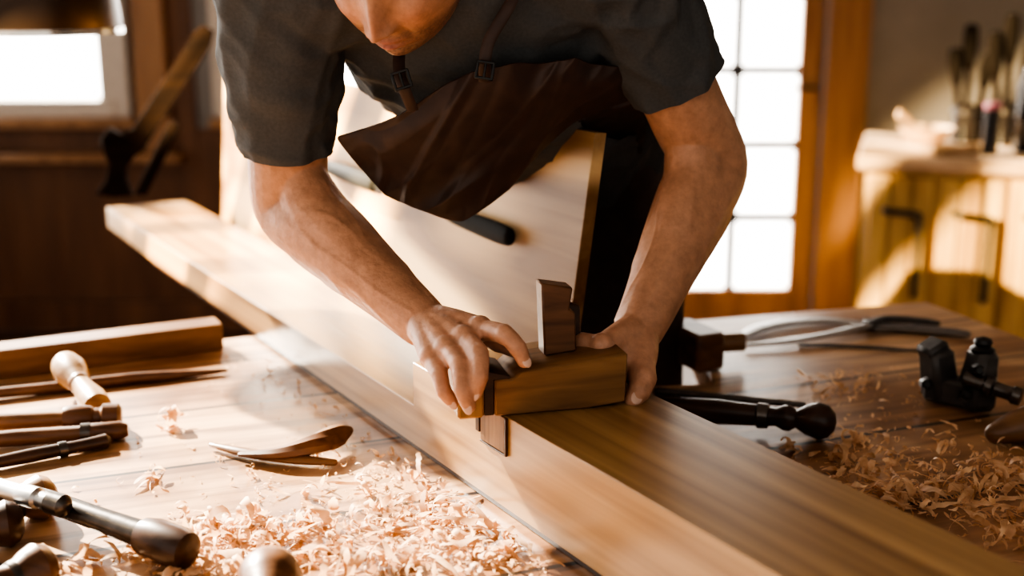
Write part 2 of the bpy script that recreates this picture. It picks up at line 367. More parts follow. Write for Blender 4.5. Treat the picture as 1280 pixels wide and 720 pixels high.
b = nb(); prism(b, [(-.076, -.0004, .084), (-.0675, -.0004, .084), (-.0675, -.0004, .1183), (-.076, -.0004, .1183)], (0, -.004, 0), .0005); obj('dark_strip', b, 'darkwood', wk, Mx=MB)
b = nb(); prism(b, [(-.067, -.0004, .0732), (-.0082, -.0004, .0732), (-.0082, -.0004, .1183), (-.0110, -.0004, .1183), (-.0110, -.0004, .0752), (-.067, -.0004, .0752)], (0, -.0034, 0), .0003); obj('dark_strip', b, 'darkwood', wk, Mx=MB)

# ------------------------------------------------------------------ leaning plank
tl = math.radians(4)
pb = BO + bd*.20 + bn*.20
MP = Matrix(((-bd.x, bn.x*math.cos(tl), bn.x*math.sin(tl), pb.x), (-bd.y, bn.y*math.cos(tl), bn.y*math.sin(tl), pb.y), (0, -math.sin(tl), math.cos(tl), pb.z+.002), (0, 0, 0, 1)))
b = nb(); prism(b, [(-1.44, 0, 0), (-.022, 0, 0), (.018, 0, .40), (-1.44, 0, .40)], (0, .018, 0), .001)
tag(obj('oak_board', b, 'plank', None, Mx=MP), 'wide pale oak board standing on edge behind the beam under the carpenter', 'board')
def OnPlank(x, y, off):
    n = MP.to_3x3() @ V((0, 1, 0)); p0 = MP @ V((0, off, 0)); d = ray(x, y)
    return CAM + d*((p0-CAM).dot(n)/d.dot(n))
q0, q1 = OnPlank(404, 206, -.014), OnPlank(636, 296, -.014)
t_ = thing('bar_clamp', 'black bar with dark end grips tucked across the pale board behind the apron', 'clamp', (q0+q1)/2)
L_ = (q1-q0).length; ux = (q1-q0).normalized(); uy = MP.to_3x3() @ V((0, 1, 0)); uy = (uy-ux*uy.dot(ux)).normalized(); uz = ux.cross(uy)
Mb = Matrix(((ux.x, uy.x, uz.x, (q0.x+q1.x)/2), (ux.y, uy.y, uz.y, (q0.y+q1.y)/2), (ux.z, uy.z, uz.z, (q0.z+q1.z)/2), (0, 0, 0, 1)))
b = nb(); box(b, Mb, (L_-.02, .007, .014), .001); obj('bar', b, 'strap', t_)
for a_, e_ in ((q0, q0+ux*.22), (q1-ux*.18, q1)):
    b = nb(); tube(b, [a_, a_.lerp(e_, .2), a_.lerp(e_, .8), e_], [(.010, .008), (.013, .010), (.015, .010), (.013, .009)], seg=16, lat=uz); obj('grip', b, 'strap', t_)

# ------------------------------------------------------------------ wooden plane
TZ = BZ+HR
Q = On(612, 522, TZ); pa = V((.97, .243, 0)).normalized(); pw = V((-.243, .97, 0)).normalized()
MPl = Matrix(((pa.x, pw.x, 0, Q.x), (pa.y, pw.y, 0, Q.y), (0, 0, 1, Q.z+.0005), (0, 0, 0, 1)))
pl = thing('wood_plane', 'brown wooden hand plane gripped by both hands on the beam', 'plane', Q)
b = nb(); prism(b, [(.006, 0, 0), (.11, 0, 0), (.158, 0, .004), (.160, 0, .062), (.036, 0, .050), (.026, 0, .042), (.006, 0, .042)], (0, .075, 0), .002); obj('body', b, 'planewood', pl, Mx=MPl)
b = nb(); prism(b, [(-.0055, .002, .001), (.0055, .002, .001), (.0055, .002, .0415), (.024, .002, .0415), (.024, .002, .045), (.0, .002, .052), (-.0055, .002, .048)], (0, .070, 0), .0008); obj('dark_joint', b, 'darkwood', pl, Mx=MPl)
b = nb(); prism(b, [(-.036, -.002, .0), (-.006, -.002, 0), (-.006, -.002, .056), (-.012, -.002, .066), (-.024, -.002, .069), (-.036, -.002, .058)], (0, .077, 0), .003); obj('toe_block', b, 'toewood', pl, Mx=MPl)
b = nb(); prism(b, [(.072, .034, .0548), (.110, .034, .0580), (.108, .034, .104), (.101, .034, .108), (.105, .034, .133), (.068, .034, .140)], (0, .026, 0), .002); obj('tote', b, 'walnut', pl, Mx=MPl)
b = nb(); prism(b, [(.077, .0605, .0552), (.124, .0605, .0596), (.122, .0605, .104), (.085, .0605, .114)], (0, .012, 0), .002); obj('wedge', b, 'darkwood', pl, Mx=MPl)

# ------------------------------------------------------------------ person
PO = V((.10, 2.03, 0))
ShL, ElL, WrL = P(345, -20, 1.50), P(364, 254, 1.625), P(528, 402, 1.495)
ShR, ElR, WrR = P(775, -50, 1.50), P(888, 205, 1.66), P(798, 412, 1.540)
hipc, waist, chest, upper = V((.10, 2.0, 1.05)), V((.09, 1.93, 1.22)), V((-.02, 1.67, 1.42)), V((-.075, 1.56, 1.505))
lh, ls = V((.85, -.53, 0)), V((1, -.02, .04))
hc = P(496, -60, 1.41)
fdir = V((-.20, -.75, -.63)).normalized(); upd = V((-.10, -.63, .75)); upd = (upd - fdir*upd.dot(fdir)).normalized()
xd = (-fdir).cross(upd)
HM = Matrix(((xd.x, -fdir.x, upd.x, hc.x), (xd.y, -fdir.y, upd.y, hc.y), (xd.z, -fdir.z, upd.z, hc.z), (0, 0, 0, 1)))
def g(v, c, w): return math.exp(-((v-c)/w)**2)
def headbm(scale=1.0, feat=True):
    b2 = bmesh.new(); bmesh.ops.create_uvsphere(b2, u_segments=160, v_segments=120, radius=1.0)
    for v in b2.verts:
        x, y, z = v.co
        X = .079*x; Y = (.092 if y < 0 else .100)*y; Z = .116*z
        if z < 0: X *= 1-.14*(-z)**1.8; Y *= 1-.10*(-z)**2 if y > 0 else 1-.05*(-z)**2
        if y < 0 and feat:
            f = 0.0
            f += .007*g(x, 0, .6)*g(z, .34, .12)
            for sx in (-1, 1):
                f += -.013*g(x, sx*.42, .17)*g(z, .16, .11) + .0065*g(x, sx*.42, .13)*g(z, .14, .07)
                f += .007*g(x, sx*.55, .2)*g(z, -.12, .16) + .013*g(x, sx*.16, .07)*g(z, -.25, .06)
                f += -.006*g(x, sx*.085, .04)*g(z, -.31, .03)
                f += -.004*g(x, sx*(.30+(-.3-z)*.4), .05)*g(z, -.38, .14)
            nz = max(0, min(1, (.26-z)/.48)); f += (.006+.024*nz)*g(x, 0, .13)*(1 if -.24 < z < .26 else (g(z, -.24, .045) if z <= -.24 else g(z, .26, .08)))
            f += .010*g(x, 0, .27)*g(z, -.47, .045) + .011*g(x, 0, .24)*g(z, -.58, .05) - .009*g(x, 0, .3)*g(z, -.525, .022) - .006*g(x, 0, .3)*g(z, -.68, .05)
            f += .013*g(x, 0, .3)*g(z, -.84, .15)
            Y -= f
        v.co = V((X, Y, Z))*scale
    return b2
bb = nb()
hb = headbm()
for sx in (-1, 1):
    ball(hb, (sx*.080, .012, -.005), (.010, .019, .031)); ball(hb, (sx*.086, .020, .008), (.006, .016, .022))
hb.transform(HM); merge(bb, hb)
tube(bb, [HM @ V((0, .03, -.03)), HM @ V((0, .045, -.10)), V((-.08, 1.60, 1.50)), V((-.07, 1.65, 1.46))], [.056, .057, .066, .08], seg=24)
tube(bb, [hipc+V((0, .02, -.06)), hipc, waist, chest, upper, upper+V((-.005, -.02, .02))], [(.145, .11), (.155, .115), (.135, .10), (.165, .105), (.15, .08), (.11, .055)], seg=32, lat=[lh, lh, lh.lerp(ls, .3), ls, ls, ls])
tube(bb, [upper, ShL.lerp(upper, .35), ShL], [.066, .06, .05]); tube(bb, [upper, ShR.lerp(upper, .35), ShR], [.066, .06, .05])
def arm(S, E, W, out):
    tube(bb, [S, S.lerp(E, .35), S.lerp(E, .75), E, E.lerp(W, .22), E.lerp(W, .5), E.lerp(W, .8), W, W+(W-E).normalized()*.012],
         [.048, .049, .050, .0485, .0500, .0445, .0352, .0305, .027], seg=24, sub=6)
    # brachioradialis and the long forearm muscles
    o2 = out.normalized()
    tube(bb, [S.lerp(E, .82)-o2*.012+V((0, -.012, 0)), E.lerp(W, .14)-o2*.012+V((0, -.018, .010)), E.lerp(W, .40)-o2*.006+V((0, -.014, .008)), E.lerp(W, .72)+V((0, -.004, .002))], [.030, .040, .036, .026], seg=20)
    tube(bb, [E+o2*.004, E.lerp(W, .25)+o2*.008+V((0, .004, -.004)), E.lerp(W, .6)+o2*.004, E.lerp(W, .85)], [.038, .043, .036, .026], seg=20)
arm(ShL, ElL, WrL, V((-1, 0, -.2))); arm(ShR, ElR, WrR, V((1, 0, -.2)))
nails = []
def finger(ch, rad, nail=None):
    pts = [P(*c) for c in ch]; rad = [r*1.06 for r in rad]
    tube(bb, pts, rad, seg=14, sub=5)
    for j in range(1, len(pts)-1): ball(bb, pts[j], (rad[j]*1.09,)*3, u=12, v=8)
    if nail: nails.append((pts[-1], (pts[-1]-pts[-2]).normalized(), V(nail).normalized(), rad[-1]))
# his right hand (left in the photo): fingers curled tightly over the block's left end
mcp = [(600, 412, 1.440), (580, 424, 1.428), (558, 436, 1.422), (538, 447, 1.426)]
for (m_, r_) in zip(mcp, (.0150, .0150, .0143, .0130)):
    tube(bb, [WrL, WrL.lerp(P(*m_), .5)+V((0, -.002, .004)), P(*m_)], [.024, .0175, r_], seg=14); ball(bb, P(*m_)+V((0, -.003, .002)), (r_*1.04,)*3, u=12, v=8)
finger([mcp[0], (630, 418, 1.402), (647, 435, 1.394), (655, 451, 1.396)], [.0118, .0104, .0092, .0080], (.2, -.8, .6))
finger([mcp[1], (598, 442, 1.386), (599, 470, 1.372), (594, 490, 1.376)], [.0122, .0106, .0094, .0082], (.0, -.97, .1))
finger([mcp[2], (574, 456, 1.384), (578, 486, 1.372), (586, 507, 1.376)], [.0116, .0100, .0091, .0081], (-.3, -.95, .1))
finger([mcp[3], (549, 468, 1.398), (555, 489, 1.390), (566, 502, 1.394)], [.0106, .0092, .0082, .0073], (-.4, -.9, .2))
finger([(556, 408, 1.490), (592, 414, 1.478), (624, 427, 1.462), (646, 438, 1.450)], [.0165, .0135, .0115, .0092], (0, -.6, .8))
# his left hand (right in the photo): palm behind the right end, fingers behind the block, thumb along the end face
mcp = [(752, 434, 1.478), (750, 440, 1.498), (754, 450, 1.515), (762, 460, 1.528)]
for (m_, r_) in zip(mcp, (.0150, .0150, .0143, .0130)):
    tube(bb, [WrR, WrR.lerp(P(*m_), .5)+V((.004, 0, .004)), P(*m_)], [.024, .0190, r_], seg=14); ball(bb, P(*m_)+V((0, -.003, .003)), (r_*1.03,)*3, u=12, v=8)
finger([mcp[0], (728, 428, 1.486), (710, 440, 1.502), (700, 456, 1.508)], [.0122, .0106, .0094, .0082])
finger([mcp[1], (724, 438, 1.512), (712, 454, 1.526), (708, 470, 1.528)], [.0122, .0104, .0092, .0082])
finger([mcp[2], (732, 450, 1.532), (723, 466, 1.538), (718, 480, 1.536)], [.0116, .0100, .0090, .0080])
finger([mcp[3], (746, 464, 1.540), (740, 478, 1.542), (736, 488, 1.540)], [.0106, .0090, .0080, .0070])
tube(bb, [WrR, P(799, 440, 1.512), P(798, 458, 1.496)], [.025, .023, .020], seg=16)
tube(bb, [WrR, P(782, 436, 1.507), P(781, 448, 1.498)], [.023, .022, .018], seg=16)
tube(bb, [WrR, P(790, 440, 1.510), P(788, 458, 1.502)], [.023, .023, .020], seg=16)
finger([(799, 456, 1.496), (803, 473, 1.480), (799, 488, 1.470), (792, 499, 1.462)], [.0185, .0152, .0128, .0105], (.1, -1, .25))
# legs
for hx, hy, fx, fy in ((.185, 1.965, .205, 1.99), (.03, 2.06, .0, 2.14)):
    tube(bb, [(hx, hy+.02, 1.0), (hx+(fx-hx)*.4, hy+.01, .75), (hx+(fx-hx)*.55, hy, .52), (fx, fy+.01, .3), (fx, fy+.02, .09), (fx-.01, fy-.02, .05)], [.078, .07, .052, .05, .036, .034], seg=20)
    tube(bb, [(fx, fy+.03, .045), (fx-.03, fy-.05, .04), (fx-.06, fy-.12, .03)], [.036, .038, .026], seg=14)
body = remesh(bb, .0023, 4)
bmesh.ops.recalc_face_normals(body, faces=body.faces[:])
body.normal_update()
def seg_d(p, a, b_):
    t = max(0, min(1, (p-a).dot(b_-a)/(b_-a).length_squared)); return (p-a.lerp(b_, t)).length, t
for v in body.verts:      # faint veins and tendons on the forearms
    for (E, W) in ((ElL, WrL), (ElR, WrR)):
        d, t = seg_d(v.co, E, W)
        if d < .07 and .08 < t < 1.0:
            ax = (W-E).normalized(); q = v.co - ax*(v.co.dot(ax)*.80)
            rdg = max(0, 1-abs(noise.noise(q*36))*7)
            v.co = v.co + v.normal*(rdg*.0013*min(1, (t-.08)*4)); break
person = obj('person', body, 'skin', None, PO, 180, recalc=False)
tag(person, 'person in charcoal t-shirt and leather apron leaning over the beam, holding a wooden plane', 'person')
me = person.data; ca = me.color_attributes.new('tone', 'FLOAT_COLOR', 'POINT'); HI = HM.inverted()
base_c = V((.45, .245, .148)); handc = P(600, 450, 1.42); handc2 = P(760, 460, 1.45)
for i, v in enumerate(me.vertices):
    w = v.co + PO; c = base_c.copy()
    if w.z > 1.35 and (w-hc).length < .16:
        l = HI @ w; z = l.z/.116; x = l.x/.074
        if l.y < 0:
            lip = g(x, 0, .3)*(g(z, -.47, .05)+g(z, -.58, .05)); c = c.lerp(V((.33, .105, .09)), min(1, lip)*.75)
            nos = (g(x, .085, .05)+g(x, -.085, .05))*g(z, -.31, .035); c = c.lerp(V((.05, .02, .015)), min(1, nos)*.8)
            brow = (g(x, .42, .22)+g(x, -.42, .22))*g(z, .33, .05); c = c.lerp(V((.06, .03, .02)), min(1, brow)*.85)
            st = max(0, min(1, (-.26-z)/.16))*(1-min(1, lip)); c = c.lerp(V((.09, .05, .035)), st*random.uniform(.40, .85))
            ck = (g(x, .5, .25)+g(x, -.5, .25)+g(x, 0, .15))*g(z, -.12, .2); c = c.lerp(V((.54, .25, .17)), min(1, ck)*.4)
    d = min((w-handc).length, (w-handc2).length)
    if d < .14: c = c.lerp(V((.53, .29, .19)), max(0, 1-d/.14)*.8)
    ca.data[i].color = (c.x, c.y, c.z, 1)
for (tp, td, nn, r) in nails:
    b = nb(); nn = (nn - td*nn.dot(td)).normalized(); sd = td.cross(nn)
    R_ = Matrix((sd, td, nn)).transposed()
    ball(b, tp + td*.001 + nn*(r*.78), (r*.62, r*.85, .0016), R_, 14, 8); obj('fingernail', b, 'nail', person)
for sx in (-1, 1):
    b = nb(); ball(b, HM @ V((sx*.032, -.0705, .018)), (.0115, .0115, .0115)); obj('eye', b, 'eye', person)
hb = headbm(1.0, False)
for v in hb.verts:
    l = v.co; z = l.z/.116; hairline = .62 - max(0, (l.y+.02)/.1)*1.0
    k_ = max(0, min(1, (z-hairline)/.12))
    v.co = l*(1.0-.05*(1-k_)+.075*k_) + V((0, 0, .002)) + l.normalized()*(noise.noise(l*140)*.003*k_)
hb.transform(HM); obj('hair', hb, 'hair', person, ang=180)
# t-shirt
b = nb()
tube(b, [hipc+V((0, .0, .02)), waist, chest, upper, upper+V((-.005, -.015, .025))], [(.17, .125), (.158, .12), (.192, .128), (.178, .10), (.12, .06)], seg=40, lat=[lh, lh.lerp(ls, .3), ls, ls, ls])
tube(b, [upper, ShL.lerp(upper, .35), ShL], [.085, .085, .078]); tube(b, [upper, ShR.lerp(upper, .35), ShR], [.085, .085, .076])
tube(b, [V((-.08, 1.60, 1.51)), V((-.07, 1.65, 1.47))], [.074, .09])
cuffs = []
for S, E, f_, r0, r1 in ((ShL, ElL, .76, .076, .0590), (ShR, ElR, .60, .073, .0610)):
    e = S.lerp(E, f_); ax = (E-S).normalized(); cuffs.append((S.lerp(E, f_-.02), ax))
    tube(b, [S, S.lerp(e, .5), e, S.lerp(E, f_+.06)], [r0, (r0+r1)/2+.002, r1, r1], seg=28, caps=(True, False))
sh = remesh(b, .0042, 5)
sh.normal_update()
dirs = [(V((-.3, .3, -1)).normalized(), 17, .0100), (V((.7, .2, -.8)).normalized(), 22, .0080), (V((1, 0, -.15)).normalized(), 26, .0070)]
for v in sh.verts:
    n_ = v.normal; w = v.co; d_ = .001
    for dv, fq, am in dirs:
        q = w - dv*(w.dot(dv)*.8); nn_ = noise.noise(q*fq); d_ += (.35-abs(nn_)*1.9)*am*(.35+.65*max(0, noise.noise(w*7+V((fq, 0, 0)))+.5))
    d_ = max(-.006, d_ + noise.noise(w*9)*.005)
    v.co = w + n_*d_
for (e, ax) in cuffs:
    near = lambda c: (c-e).length < .11 and abs((c-e).dot(ax)) < .05
    geo = [f for f in sh.faces if near(f.calc_center_median())]
    ge = set(); gv = set()
    for f in geo:
        ge.update(f.edges); gv.update(f.verts)
    bmesh.ops.bisect_plane(sh, geom=geo+list(ge)+list(gv), plane_co=e, plane_no=ax)
    kill = [f for f in sh.faces if (f.calc_center_median()-e).length < .13 and (f.calc_center_median()-e).dot(ax) > .0002]
    bmesh.ops.delete(sh, geom=kill, context='FACES')
shirt = obj('t_shirt', sh, 'shirt', person, ang=180, recalc=False)
b = nb()
ring_c = V((-.092, 1.575, 1.505)); ax_ = (V((-.10, 1.52, 1.53)) - V((-.07, 1.65, 1.47))).normalized()
X_ = V((1, 0, 0)); X_ = (X_-ax_*X_.dot(ax_)).normalized(); Y_ = ax_.cross(X_)
tube(b, [ring_c + X_*.074*math.cos(a*math.pi/8) + Y_*.074*math.sin(a*math.pi/8) for a in range(17)], [.008]*17, seg=10, sub=2); obj('collar', b, 'shirt', shirt)
# trousers and boots
b = nb()
tube(b, [hipc+V((0, .01, .06)), hipc, hipc+V((0, .02, -.08))], [(.165, .122), (.17, .128), (.15, .12)], seg=32, lat=lh)
for hx, hy, fx, fy in ((.185, 1.965, .205, 1.99), (.03, 2.06, .0, 2.14)):
    tube(b, [(hx, hy+.02, 1.0), (hx+(fx-hx)*.4, hy+.01, .75), (hx+(fx-hx)*.55, hy, .52), (fx, fy+.01, .3), (fx, fy+.02, .1)], [.088, .08, .066, .064, .062], seg=24, caps=(True, False))
obj('trousers', remesh(b, .008, 5), 'denim', person, ang=180)
for fx, fy in ((.205, 1.99), (.0, 2.14)):
    b = nb(); tube(b, [(fx, fy+.02, .13), (fx, fy+.025, .05)], [.05, .05]); tube(b, [(fx, fy+.035, .048), (fx-.03, fy-.06, .046), (fx-.065, fy-.14, .036)], [.048, .05, .036])
    r_ = remesh(b, .006, 4)
    for v in r_.verts: v.co.z = max(v.co.z, .0)
    obj('boot', r_, 'boot', person, ang=180)
# apron: creased leather wrapped across the torso, its lower edge hanging over the board + skirt round the hips
rows = [[(426, 172, 1.55), (498, 143, 1.49), (562, 102, 1.47), (640, 82, 1.465), (716, 76, 1.49), (778, 88, 1.545)],
        [(424, 177, 1.56), (492, 170, 1.51), (570, 145, 1.495), (648, 120, 1.49), (728, 104, 1.52), (794, 112, 1.58)],
        [(440, 198, 1.57), (498, 202, 1.54), (574, 190, 1.53), (650, 162, 1.535), (730, 130, 1.57), (806, 140, 1.65)],
        [(460, 221, 1.585), (512, 236, 1.568), (574, 234, 1.565), (642, 204, 1.58), (722, 152, 1.63), (806, 168, 1.72)],
        [(480, 243, 1.598), (526, 262, 1.594), (578, 274, 1.596), (636, 236, 1.615), (704, 168, 1.675), (800, 200, 1.78)],
        [(482, 244, 1.602), (528, 262, 1.600), (579, 273, 1.602), (635, 234, 1.622), (702, 166, 1.70), (798, 210, 1.80)]]
G = [[P(*p) for p in r] for r in rows]
def surf(G, nu, nv):
    R_ = len(G); Cn = len(G[0]); out = []
    for i in range(nv+1):
        fv = i/nv*(R_-1); a = min(int(fv), R_-2); tv = fv-a
        rowp = [cr(G[max(a-1, 0)][c], G[a][c], G[a+1][c], G[min(a+2, R_-1)][c], tv) for c in range(Cn)]
        o_ = []
        for j in range(nu+1):
            fu = j/nu*(Cn-1); c = min(int(fu), Cn-2); tu = fu-c
            o_.append(cr(rowp[max(c-1, 0)], rowp[c], rowp[c+1], rowp[min(c+2, Cn-1)], tu).lerp(rowp[c].lerp(rowp[c+1], tu), .4))
        out.append(o_)
    return out
def sheet(bm, S, off=None):
    """a single skin of leather, plus a second one shifted by off so that it has a visible thickness"""
    grids = [S] + ([[[p+off for p in r] for r in S]] if off is not None else [])
    vv = [[[bm.verts.new(p) for p in r] for r in g_] for g_ in grids]
    for vs in vv:
        for i in range(len(S)-1):
            for j in range(len(S[0])-1): bm.faces.new((vs[i][j], vs[i][j+1], vs[i+1][j+1], vs[i+1][j]))
    if len(vv) == 2:
        a, c = vv; n, m = len(S), len(S[0])
        per = [(0, j) for j in range(m)] + [(i, m-1) for i in range(1, n)] + [(n-1, j) for j in range(m-2, -1, -1)] + [(i, 0) for i in range(n-2, 0, -1)]
        for k in range(len(per)):
            p, q = per[k], per[(k+1) % len(per)]
            bm.faces.new((a[p[0]][p[1]], a[q[0]][q[1]], c[q[0]][q[1]], c[p[0]][p[1]]))
b = nb()
S_ = surf(G, 160, 110); dv = V((-.80, .2, -.50)).normalized(); dv2 = V((-.45, .3, -.8)).normalized()
for i, r in enumerate(S_):
    for j, p in enumerate(r):
        q = p - dv*(p.dot(dv)*.86); q2 = p - dv2*(p.dot(dv2)*.82)
        rid = .5-min(1, abs(noise.noise(q*17+V((3.1, 0, 0))))*2.4); rid2 = .5-min(1, abs(noise.noise(q2*23+V((0, 5.3, 0))))*2.8)
        S_[i][j] = p + V((0, -1, .3))*(rid*.014 + rid2*.008 + noise.noise(p*12)*.005 + .003)
sheet(b, S_, V((0, .0025, .001)))
fr_d = V((-.53, -.85, 0))
lev = [(V((.085, 1.915, 1.30)), .158, .120), (V((.09, 1.93, 1.22)), .170, .126), (V((.10, 2.0, 1.05)), .184, .140), (V((.10, 2.02, .85)), .19, .155), (V((.10, 2.03, .5)), .20, .165)]
SK = []
for i in range(25):
    f_ = i/24*(len(lev)-1); a = min(int(f_), len(lev)-2); t = f_-a
    c = lev[a][0].lerp(lev[a+1][0], t); rx = lev[a][1]*(1-t)+lev[a+1][1]*t; ry = lev[a][2]*(1-t)+lev[a+1][2]*t
    SK.append([c + lh*(rx*math.sin(math.radians(an))) + fr_d*(ry*math.cos(math.radians(an))) + fr_d*(.009*math.sin(an*.12+i*.05)) for an in range(-100, 101, 5)])
sheet(b, SK)
apron = obj('apron', b, 'leather', person, ang=60)
def ribbon(pts, w, th, mat, name):
    b = nb(); tube(b, [P(*p) for p in pts], [(w, th)]*len(pts), seg=10, sub=6, lat=V((1, 0, 0)), caps=(False, False)); return obj(name, b, mat, apron)
ribbon([(516, 138, 1.470), (505, 110, 1.445), (499, 88, 1.45), (500, 60, 1.465), (508, 30, 1.475)], .0070, .002, 'leather', 'strap')
ribbon([(606, 102, 1.455), (606, 80, 1.436), (612, 50, 1.43), (640, 0, 1.425), (655, -50, 1.45)], .0070, .002, 'leather', 'strap')
for (x, y, t, a_) in ((502, 100, 1.430, -.3), (606, 88, 1.428, .15)):
    b = nb(); Mb = Matrix.Translation(P(x, y, t)) @ Matrix.Rotation(math.radians(-14), 4, 'X') @ Matrix.Rotation(a_, 4, 'Y')
    for (cx, cz, sx, sz) in ((0, .009, .021, .0035), (0, -.009, .021, .0035), (-.009, 0, .0035, .019), (.009, 0, .0035, .019), (0, 0, .003, .019)):
        box(b, Mb @ Matrix.Translation((cx, 0, cz)), (sx, .004, sz), .0008)
    obj('buckle', b, 'black', apron)

# ------------------------------------------------------------------ left: rail, saw frame, lamp
r0, r1 = On(-60, 482), On(280, 438); rd = (r1-r0).normalized(); rp = V((-rd.y, rd.x, 0))
b = nb(); mid = (r0+r1)/2 + rp*.026
MR = Matrix(((rd.x, rp.x, 0, mid.x), (rd.y, rp.y, 0, mid.y), (0, 0, 1, BZ+.0225), (0, 0, 0, 1)))
box(b, Matrix.Identity(4), ((r1-r0).length, .050, .044), .0015)
tag(obj('wooden_rail', b, 'midwood', None, Mx=MR), 'squared brown wooden rail lying along the back of the bench beside the beam', 'rail')
ts = 3.04
fs = thing('frame_saw', 'dark wooden frame with curved end standing on the far end of the beam', 'saw', P(165, 246, ts))
def flat(px, mat, name, dep=.03, off=0):
    b = nb(); prism(b, [P(x+6, y+2, ts)+V((0, off, 0)) for x, y in px], (0, dep, 0), .0015); return obj(name, b, mat, fs)
flat([(238, 36), (248, 29), (261, 37), (257, 56), (178, 177), (163, 180), (154, 167)], 'sawwood', 'arm', .010)
flat([(144, 166), (162, 158), (180, 169), (174, 186), (161, 194), (152, 207), (151, 222), (160, 243), (136, 245), (114, 241), (126, 224), (131, 204), (124, 190), (120, 172), (130, 158)], 'sawwood', 'handle', .014, -.002)
flat([(206, 148), (220, 155), (176, 243), (161, 242)], 'sawwood', 'strut', .009, .002)
lc = P(52, 38, 2.4)
lamp = thing('pendant_lamp', 'wide dark metal pendant lamp with a bright rim hanging at the window', 'lamp', lc)
b = nb(); lathe(b, lc, lc+V((0, 0, 1)), [(0, .145), (.0, .141), (.10, .132), (.18, .095), (.22, .03), (.225, .03), (.19, .100), (.105, .137), (.004, .147), (0, .145)], 48); obj('lamp_shade', b, 'lamp', lamp)
b = nb(); lathe(b, lc, lc+V((0, 0, 1)), [(-.005, .143), (-.005, .149), (.006, .149), (.006, .1468), (0, .143), (-.005, .143)], 48); obj('rim', b, 'chrome', lamp)
b = nb(); tube(b, [lc+V((0, 0, .22)), lc+V((0, 0, 1)), V((lc.x, lc.y, ZC))], [.004]*3, seg=8); obj('cord', b, 'strap', lamp)
b = nb(); ball(b, lc+V((0, 0, .10)), (.032, .032, .04)); obj('bulb', b, 'bulb', lamp)

# ------------------------------------------------------------------ left bench tools
def turned(name, label, cat, a, b_, prof, mat, extra=(), group=None):
    """turned tool between pixels a and b_ (x, y, height above bench); prof along the length; extra = (part, mat, prof)"""
    p0 = On(a[0], a[1], BZ+a[2]); p1 = On(b_[0], b_[1], BZ+b_[2]); L0 = (p1-p0).length
    def sc(pr): return [(d*L0, r) for d, r in pr]
    t = thing(name, label, cat, V((p0.x, p0.y, BZ)), group)
    bm = nb(); lathe(bm, p0, p1, sc(prof)); obj('handle', bm, mat, t)
    for nm, mt, pr in extra:
        bm = nb(); lathe(bm, p0, p1, sc(pr)); obj(nm, bm, mt, t)
    return t
turned('carving_mallet', 'light brown turned wooden mallet with a round knob end resting on the stick', 'mallet', (82, 456, .042), (122, 508, .022),
       [(-.15, 0), (-.12, .012), (0, .021), (.15, .024), (.32, .020), (.42, .013), (.6, .015), (.85, .020), (1, .019), (1.02, 0)], 'malletwood',
       [('collar', 'midwood', [(.40, .0135), (.42, .0155), (.48, .0155), (.50, .0135), (.40, .0135)])])
b = nb(); p0, p1 = On(-30, 494, BZ+.010), On(282, 463, BZ+.006)
tube(b, [p0, p0.lerp(p1, .3), p0.lerp(p1, .62)+V((0, .004, .001)), p0.lerp(p1, .86), p1], [.008, .0085, .0085, .006, .003], seg=12)
tag(obj('wooden_stick', b, 'walnut', None, V((p0.x, p0.y, BZ))), 'long thin brown wooden stick lying on the left of the bench', 'stick')
turned('chisel', 'brown wooden handled chisel with a wide ferrule, upper one of the trio at left', 'chisel', (-40, 530, .020), (152, 520, .018),
       [(0, 0), (.0, .010), (.2, .012), (.55, .011), (.62, .010), (.64, 0)], 'midwood',
       [('socket', 'walnut', [(.62, 0), (.62, .016), (.66, .018), (.80, .0165), (.82, .013), (.86, .013), (.88, .018), (.98, .0175), (1, .012), (1, 0)])])
turned('chisel', 'dark wooden handled chisel, middle one of the trio at left', 'chisel', (-40, 552, .013), (160, 537, .013),
       [(0, 0), (0, .009), (.3, .011), (.7, .010), (.75, .012), (.95, .0125), (1, .008), (1, 0)], 'walnut',
       [('ferrule', 'darksteel', [(.70, .0105), (.70, .013), (.76, .013), (.76, .0105), (.70, .0105)])])
turned('chisel', 'slim dark chisel, lowest one of the trio at left', 'chisel', (-40, 585, .010), (138, 550, .010),
       [(0, 0), (0, .007), (.4, .009), (.8, .008), (.97, .0095), (1, .005), (1, 0)], 'darkwood',
       [('ferrule', 'darksteel', [(.62, .0085), (.62, .0102), (.68, .0102), (.68, .0085), (.62, .0085)])])
oc = thing('wood_offcut', 'broken forked brown wood offcut lying in the sunlit middle of the left bench', 'offcut', On(350, 570))
b = nb(); tube(b, [On(264, 556, BZ+.007), On(310, 566, BZ+.008), On(370, 574, BZ+.008), On(418, 578, BZ+.007)], [(.004, .003), (.009, .006), (.010, .006), (.006, .004)], seg=10, lat=V((.3, .9, 0))); obj('splinter', b, 'midwood', oc)
b = nb(); tube(b, [On(300, 568, BZ+.010), On(350, 566, BZ+.017), On(395, 555, BZ+.022), On(425, 543, BZ+.022), On(437, 538, BZ+.020)], [(.004, .003), (.010, .007), (.015, .010), (.014, .008), (.006, .005)], seg=8, lat=V((.3, .9, .3))); obj('wedge', b, 'walnut', oc, ang=25)
